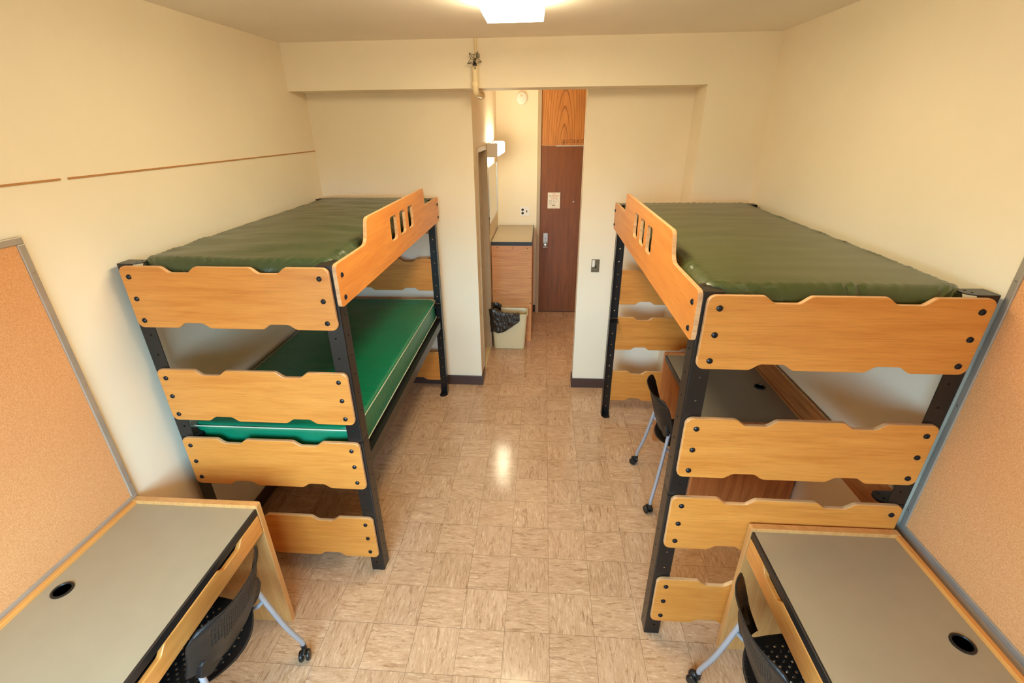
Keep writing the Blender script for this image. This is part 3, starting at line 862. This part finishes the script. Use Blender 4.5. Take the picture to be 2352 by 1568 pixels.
# plates and small wall things
ol = thing('outlet_plate', 'pale outlet and switch plate on the hall wall above the dresser', 'outlet', (-.223, YD, 1.363))
B().box(-.057, .057, -.006, -.0005, -.056, .056, .002).done('plate', 'white', ol)
for z in (.020, -.022):
    r_ = B().lathe([(.016, -.0062), (.0155, -.008), (0, -.0082)], (-.028, 0, z), 'y', 18).done('receptacle', 'dark', ol, True)
B().box(.018, .030, -.014, -.006, -.010, .012, .002).done('toggle', 'dark', ol)
for x, z in ((-.028, 0), (.024, .030), (.024, -.030)):
    B().lathe([(.003, -.006), (0, -.0075)], (x, 0, z), 'y', 8).done('screw', 'steel', ol, True)
sw = thing('light_switch', 'dull brass light switch plate on the wall beside the loft bed', 'light switch', (.474, YR, 1.232))
B().box(-.035, .035, -.006, -.0005, -.057, .057, .002).done('plate', 'brass', sw)
B().box(-.006, .006, -.020, -.006, -.018, .004, .002).done('toggle', 'dark', sw)
B().box(-.030, -.006, -.0068, -.0061, -.010, .050).done('sticker', 'paper', sw)
B().lathe([(.003, -.006), (0, -.0075)], (0, 0, -.036), 'y', 8).done('screw', 'chrome', sw, True)
sd = thing('smoke_detector', 'round white smoke detector high on the hall wall', 'smoke detector', (-.267, YD, 2.640))
B().lathe([(.066, -.0005), (.068, -.012), (.062, -.030), (.040, -.038), (0, -.040)], (0, 0, 0), 'y', 28).done('body', 'white', sd, True)
B().lathe([(.012, -.036), (.011, -.042), (0, -.043)], (.0, 0, .028), 'y', 14).done('test_button', 'bin', sd, True)
B().lathe([(.004, -.036), (0, -.041)], (.005, 0, -.034), 'y', 8).done('indicator', 'steel', sd, True)

nt_ = thing('notice', 'white printed notice taped to the brown hall door', 'notice', (.064, YD-.004, 1.400))
B().box(0, .155, -.0012, -.0003, 0, .193).done('sheet', 'paper', nt_)
random.seed(4)
def words(z, h, x0, x1, mat, gap=.006):
    b = B(); x = x0
    while x < x1-.004:
        w_ = min(random.uniform(.008, .022), x1-x); b.box(x, x+w_, -.0016, -.0013, z, z+h); x += w_+gap
    b.done('printed_line', mat, nt_, merge=False)
words(.172, .010, .060, .098, 'red_ink'); words(.148, .009, .018, .060, 'ink'); words(.148, .009, .066, .142, 'red_ink')
words(.130, .005, .040, .118, 'ink'); words(.114, .007, .044, .100, 'red_ink'); words(.114, .007, .104, .122, 'ink')
for z, x0, x1 in ((.098, .018, .05), (.098, .07, .09), (.088, .02, .14), (.076, .016, .06), (.076, .07, .12), (.062, .02, .055), (.060, .07, .09), (.048, .02, .1)): words(z, .0035, x0, x1, 'ink')
words(.032, .007, .056, .098, 'dark', .003); words(.014, .003, .03, .12, 'ink')

pc = thing('pull_chain', 'short beaded chain hanging on the hall wall beside the grey door frame', 'chain', (HL+.013, 4.965, 1.30))
b = B()
for k in range(16): b.lathe([(0, -.0045), (.004, -.002), (.004, .002), (0, .0045)], (.002*math.sin(k*2.1), .006*math.sin(k*1.7), .005+k*.0102), 'z', 8)
b.tube([(0, 0, 0), (0, 0, .165)], .0012, 6)
b.done('beads', 'steel', pc, True, merge=False)
B().box(-.0125, .006, -.008, .008, .160, .185, .002).done('hook', 'brass', pc)

# sprinkler pipe on the beam
sp = thing('sprinkler_pipe', 'cream painted sprinkler pipe with caged head hanging on the beam', 'pipe', (-.487, YB-.048, 2.565))
B().tube([(0, 0, .165), (0, 0, .035), (0, .004, .016), (0, .016, .004), (0, .035, 0), (0, .316, 0)], .0215, 16).done('pipe', 'pipe', sp, True)
B().lathe([(.026, 0), (.027, .008), (.027, .028), (.025, .034)], (0, 0, .040), 'z', 20).lathe([(.026, .30), (.030, .304), (.030, .312), (.02, .314)], (0, 0, 0), 'y', 20).done('collar', 'pipe', sp, True, merge=False)
B().tube([(.004, .030, .336), (.004, .030, .170)], .008, 10).tube([(.004, .030, .175), (0, 0, .160)], .010, 10).done('conduit', 'pipe', sp, True, merge=False)
B().lathe([(.016, .165), (.016, .175), (.010, .182), (.008, .200), (.014, .206), (.004, .212), (0, .213)], (0, -.006, 0), 'z', 16).done('sprinkler_head', 'dark', sp, True)
b = B()
for k in range(5):
    a0 = 2*PI*k/5+.4; a1 = 2*PI*(k+1)/5+.4; am = (a0+a1)/2
    o_ = Vector((0, -.02, .20))
    P0 = o_+Vector((.024*math.cos(a0), -.012, .028*math.sin(a0))); P1 = o_+Vector((.024*math.cos(a1), -.012, .028*math.sin(a1)))
    Q = o_+Vector((.052*math.cos(am), -.006, .056*math.sin(am)))
    b.tube([P0, Q], .0022, 6).tube([Q, P1], .0022, 6).tube([P0, o_+Vector((0, -.022, 0))], .0022, 6).tube([Q, o_+Vector((.02*math.cos(am), .022, .02*math.sin(am)))], .0022, 6)
b.done('guard', 'steel', sp, True, merge=False)
B().box(.012, .036, -.020, .014, .215, .240, .006).done('clip', 'steel', sp)
